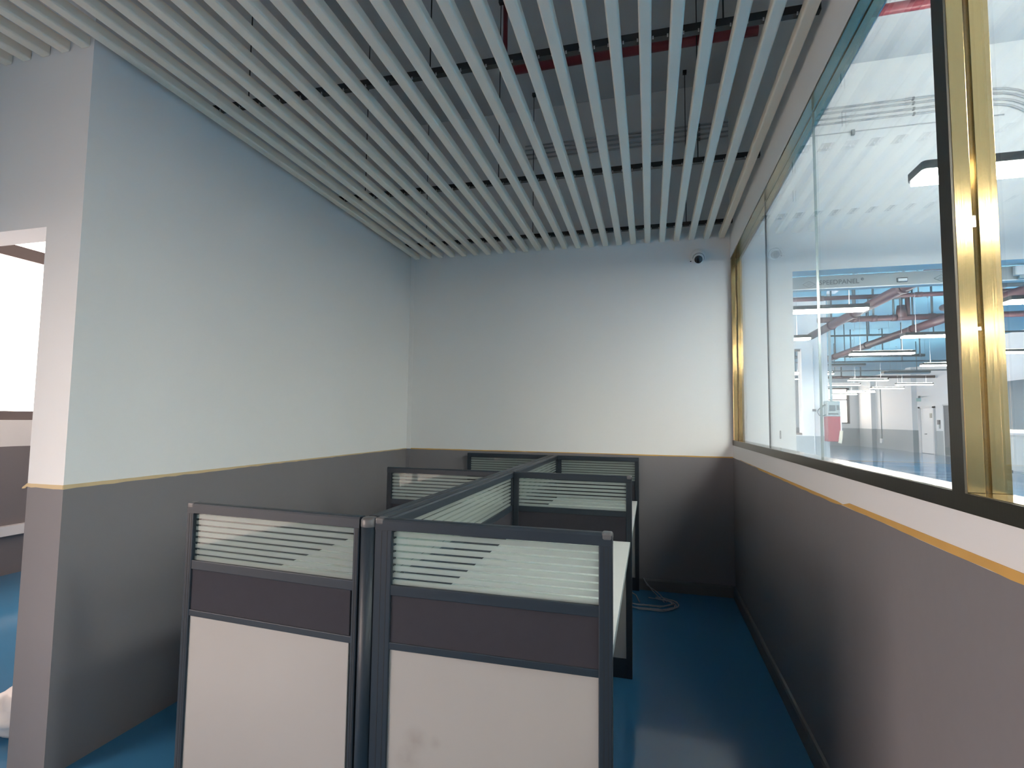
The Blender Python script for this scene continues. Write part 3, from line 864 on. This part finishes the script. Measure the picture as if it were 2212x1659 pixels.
pipe('cross_pipe', 'farthest dusty red pipe, over the end window', (8.0, 31.0, 3.95), (14.0, 31.0, 3.95), .07, 'hall_pipe', (.1, .22, .3, .45), .03)
pipe('cross_pipe', 'dark cross pipe in the right-hand pane below the red one', (4.4, 8.6, 3.45), (8.5, 8.6, 3.45), .03, 'dark_pipe', (.2, .6), .016)
pipe('fire_pipe', 'red pipe slanting across the top of the right-hand pane', (6.3, 8.2, 4.1), (6.3, 13.5, 4.1), .07, 'hall_pipe', (.3, .8), .016)
# flat white strips under the hall slab
for i, (y0, y1) in enumerate(((12.75, 13.30), (13.36, 13.80))):
    tag(MB().box(4.10, 4.28, y0, y1, SLAB - .06, SLAB, .004).build('hanging_strip', 'white_strip'),
        ['nearer white strip under the hall ceiling beside the thick red pipe', 'farther white strip under the hall ceiling, touching the glass joint'][i], 'strip', 'white ceiling strips in the hall')

# hanging cabinet, conduit and cables by the column
hc = thing('hanging_cabinet', (4.16, 13.85, 1.06), 'grey and red cabinet hanging from a post beside the hall column', 'cabinet')
MB().box(4.125, 4.175, 13.83, 13.88, 2.02, SLAB, .004).build('drop_post', 'cab_grey', hc)
MB().box(4.03, 4.315, 13.75, 14.05, 1.672, 2.045, .03, 3).build('upper_case', 'cab_grey', hc)
MB().box(4.07, 4.20, 13.74, 13.76, 1.80, 1.94, .004).build('inspection_window', 'cab_dark', hc)
MB().box(4.23, 4.285, 13.74, 13.76, 1.83, 1.94, .004).build('inspection_window', 'cab_dark', hc)
MB().box(4.05, 4.26, 13.74, 13.76, 1.72, 1.755, .004).build('slot', 'cab_dark', hc)
MB().box(4.04, 4.31, 13.75, 14.05, 1.09, 1.677, .01).build('red_door', 'cab_red', hc)
MB().box(4.300, 4.325, 13.745, 14.05, 1.09, 1.70, .004).build('side_trim', 'plastic_white', hc)
pt_ = MB(); pt_.box(0, .075, -.004, 0, 0, .30, .001)
pt_.bm.transform(Matrix.Translation((4.235, 13.738, 1.06)) @ Matrix.Rotation(math.radians(8), 4, 'Y'))
pt_.build('paper_tag', 'paper', hc)
for k, s in enumerate((1.0, .55)):
    MB().tube([(4.04, 13.85, 1.95), (3.99 - .02 * s, 13.85, 1.94), (4.04 - .17 * s, 13.85, 1.83), (4.04 - .19 * s, 13.85, 1.77), (4.04 - .15 * s, 13.85, 1.70), (3.98, 13.85, 1.69), (4.04, 13.85, 1.72)], .009, 8).build('loop_cable', 'cable_dark', hc)
cd = thing('wall_conduit', (3.9, SY, 0), 'thin white conduit up the pale hall column', 'conduit')
MB().tube([(3.89, SY - .012, 0), (3.89, SY - .012, 3.4)], .010, 8).build('tube', 'plastic_white', cd)
MB().box(3.85, 3.93, SY - .03, SY, 1.80, 1.86, .004).build('clip', 'clip', cd)

# side wall: door, dark doorway, pilasters, exit sign, socket
XS = 14.1
d = bpy.data.objects.new('door_1', None); COL.objects.link(d); d.location = (XS, 32.0, 0)
struct(d, 'pale grey door in the far side wall of the hall', 'door')
b = MB(); b.box(XS - .10, XS, 31.28, 31.40, 0, 2.45); b.box(XS - .10, XS, 32.66, 32.86, 0, 2.45); b.box(XS - .10, XS, 31.28, 32.86, 2.37, 2.47)
b.build('door_frame', 'door', d)
MB().box(XS - .05, XS - .01, 31.40, 32.66, 0.02, 2.37, .004).build('door_leaf', 'plastic_white', d)
MB().box(XS - .075, XS - .05, 31.52, 31.72, 1.86, 2.10, .002).build('door_notice', 'paper', d)
MB().tube([(XS - .09, 32.05, 1.02), (XS - .09, 32.25, 1.02)], .02, 8).build('door_handle', 'clip', d)
d = bpy.data.objects.new('door_2', None); COL.objects.link(d); d.location = (XS, 29.9, 0)
struct(d, 'dark doorway right of the pale door in the hall', 'door')
b = MB(); b.box(XS - .06, XS, 30.42, 30.50, 0, 2.52); b.box(XS - .06, XS, 29.3, 29.74, 0, 2.52); b.box(XS - .06, XS, 29.3, 30.50, 2.46, 2.54)
b.build('door_frame', 'door', d)
MB().box(XS - .03, XS - .005, 29.74, 30.42, .02, 2.46).build('door_leaf', 'door_dark', d)
MB().box(XS - .05, XS - .03, 29.76, 30.40, .06, .42).build('kick_plate', 'cab_dark', d)
for i, (y0, y1) in enumerate(((33.15, 33.75), (38.6, 40.6))):
    struct(MB().box(XS - .25, XS, y0, y1, 0, SLAB).build('trim_%d' % (i + 2), 'wall_hall'), ['pilaster beside the pale hall door', 'pilaster in the far corner of the hall'][i], 'pilaster')
ex = thing('exit_sign', (XS, 32.2, 2.9), 'small green tinted sign on a bracket above the pale hall door', 'sign')
MB().box(XS - .04, XS, 32.75, 32.95, 2.90, 3.05, .01).build('bracket_plate', 'clip', ex)
MB().tube([(XS - .03, 32.85, 2.98), (XS - .35, 32.1, 2.99)], .02, 8).build('arm', 'clip', ex)
MB().box(XS - .50, XS - .27, 32.05, 32.11, 2.72, 2.90, .01).build('sign_face', 'green_sign', ex)
so = thing('wall_socket', (XS, 37.8, .42), 'white socket box at the foot of a thin conduit on the hall wall', 'socket')
MB().tube([(XS - .02, 37.75, .46), (XS - .02, 37.75, 3.9)], .020, 8).build('conduit', 'cab_grey', so)
MB().box(XS - .08, XS, 37.60, 37.90, .32, .60, .02).build('box', 'plastic_white', so)
po = thing('fire_alarm_box', (XS, 30.95, 1.45), 'small dark box on the hall wall between the two doors', 'box')
MB().box(XS - .08, XS, 30.85, 31.02, 1.52, 1.75, .01).build('case', 'clip', po)
MB().box(XS - .04, XS, 30.86, 30.96, 1.32, 1.52, .01).build('pull_cord', 'cab_grey', po)
# right-hand pane: slate panel with ledge
pn = thing('wall_panel', (11.82, 20.5, 1.37), 'dark slate shutter panel over a white ledge in the right-hand pane', 'panel')
MB().box(11.76, 11.82, 18.0, 21.72, 1.40, 3.02, .006).build('panel_face', 'panel_dark', pn)
for y in (19.0, 20.35): MB().box(11.75, 11.765, y - .02, y + .02, 1.40, 3.0).build('panel_rib', 'cab_grey', pn)
MB().box(11.66, 11.82, 17.9, 21.80, 1.25, 1.385, .01).build('ledge', 'plastic_white', pn)
hb = thing('floor_scrap', (11.5, 20.3, 0), 'small dark scraps on the blue floor in the right-hand pane', 'scrap')
MB().box(11.3, 11.55, 20.95, 21.15, 0, .05, .01).build('scrap_piece', 'clip', hb)
MB().box(11.35, 11.6, 19.75, 20.25, 0, .03, .01).build('scrap_piece', 'cab_grey', hb)

# ------------------------------------------------------------------ daylight
wd = bpy.data.worlds.new('World'); scene.world = wd; wd.use_nodes = True
nt = wd.node_tree
bg = nt.nodes.get('Background') or nt.nodes.new('ShaderNodeBackground')
bg.inputs['Color'].default_value = (1.0, 0.81, 0.72, 1)
bg.inputs['Strength'].default_value = 12.6
def portal(loc, rot, sx, sy):
    l = bpy.data.lights.new('window_portal', 'AREA'); l.shape = 'RECTANGLE'; l.size = sx; l.size_y = sy
    l.cycles.is_portal = True
    o = bpy.data.objects.new('window_portal', l); COL.objects.link(o); o.location = loc; o.rotation_euler = rot
    return o
for (a, c), (z0_, z1_), wx in zip(WY, WZ, WX):
    portal((wx - .15, (a + c) / 2, (z0_ + z1_) / 2), (0, math.radians(-90), 0), z1_ - z0_, c - a)
portal(((HX0 + HX1) / 2, 40.95, (HZ0 + HZ1) / 2), (math.radians(-90), 0, 0), HX1 - HX0, HZ1 - HZ0)
for y0, y1 in HW: portal((-3.1, (y0 + y1) / 2, 2.36), (0, math.radians(-90), 0), 2.28, y1 - y0)
portal((3.12, SY + .2, 2.28), (math.radians(-90), 0, 0), 1.13, 2.13)

# ------------------------------------------------------------------ camera
f_px, yaw, pit, roll = 1128.309, -0.25792, 0.067924, 0.0122591
fw = Vector((math.sin(yaw) * math.cos(pit), math.cos(yaw) * math.cos(pit), math.sin(pit)))
rt = Vector((math.cos(yaw), -math.sin(yaw), 0)); up = rt.cross(fw)
r2 = rt * math.cos(roll) + up * math.sin(roll); u2 = -rt * math.sin(roll) + up * math.cos(roll)
cam = bpy.data.cameras.new('Camera'); co = bpy.data.objects.new('Camera', cam); COL.objects.link(co)
cam.sensor_fit = 'HORIZONTAL'; cam.sensor_width = 36.0; cam.lens = f_px / 2212 * 36.0
cam.clip_start = 0.05; cam.clip_end = 200
mw = Matrix.Identity(4)
for i in range(3):
    mw[i][0] = r2[i]; mw[i][1] = u2[i]; mw[i][2] = -fw[i]
mw[0][3], mw[1][3], mw[2][3] = 0, 0, EYE
co.matrix_world = mw
scene.camera = co

scene.view_settings.view_transform = 'Standard'
scene.view_settings.look = 'None'
scene.view_settings.exposure = 0.40
scene.view_settings.gamma = 1.0
scene.view_settings.use_curve_mapping = False
cy = scene.cycles
cy.use_denoising = True
cy.max_bounces = 12; cy.diffuse_bounces = 6; cy.glossy_bounces = 5; cy.transmission_bounces = 8; cy.transparent_max_bounces = 24
cy.caustics_reflective = False; cy.caustics_refractive = False
cy.sample_clamp_indirect = 6.0
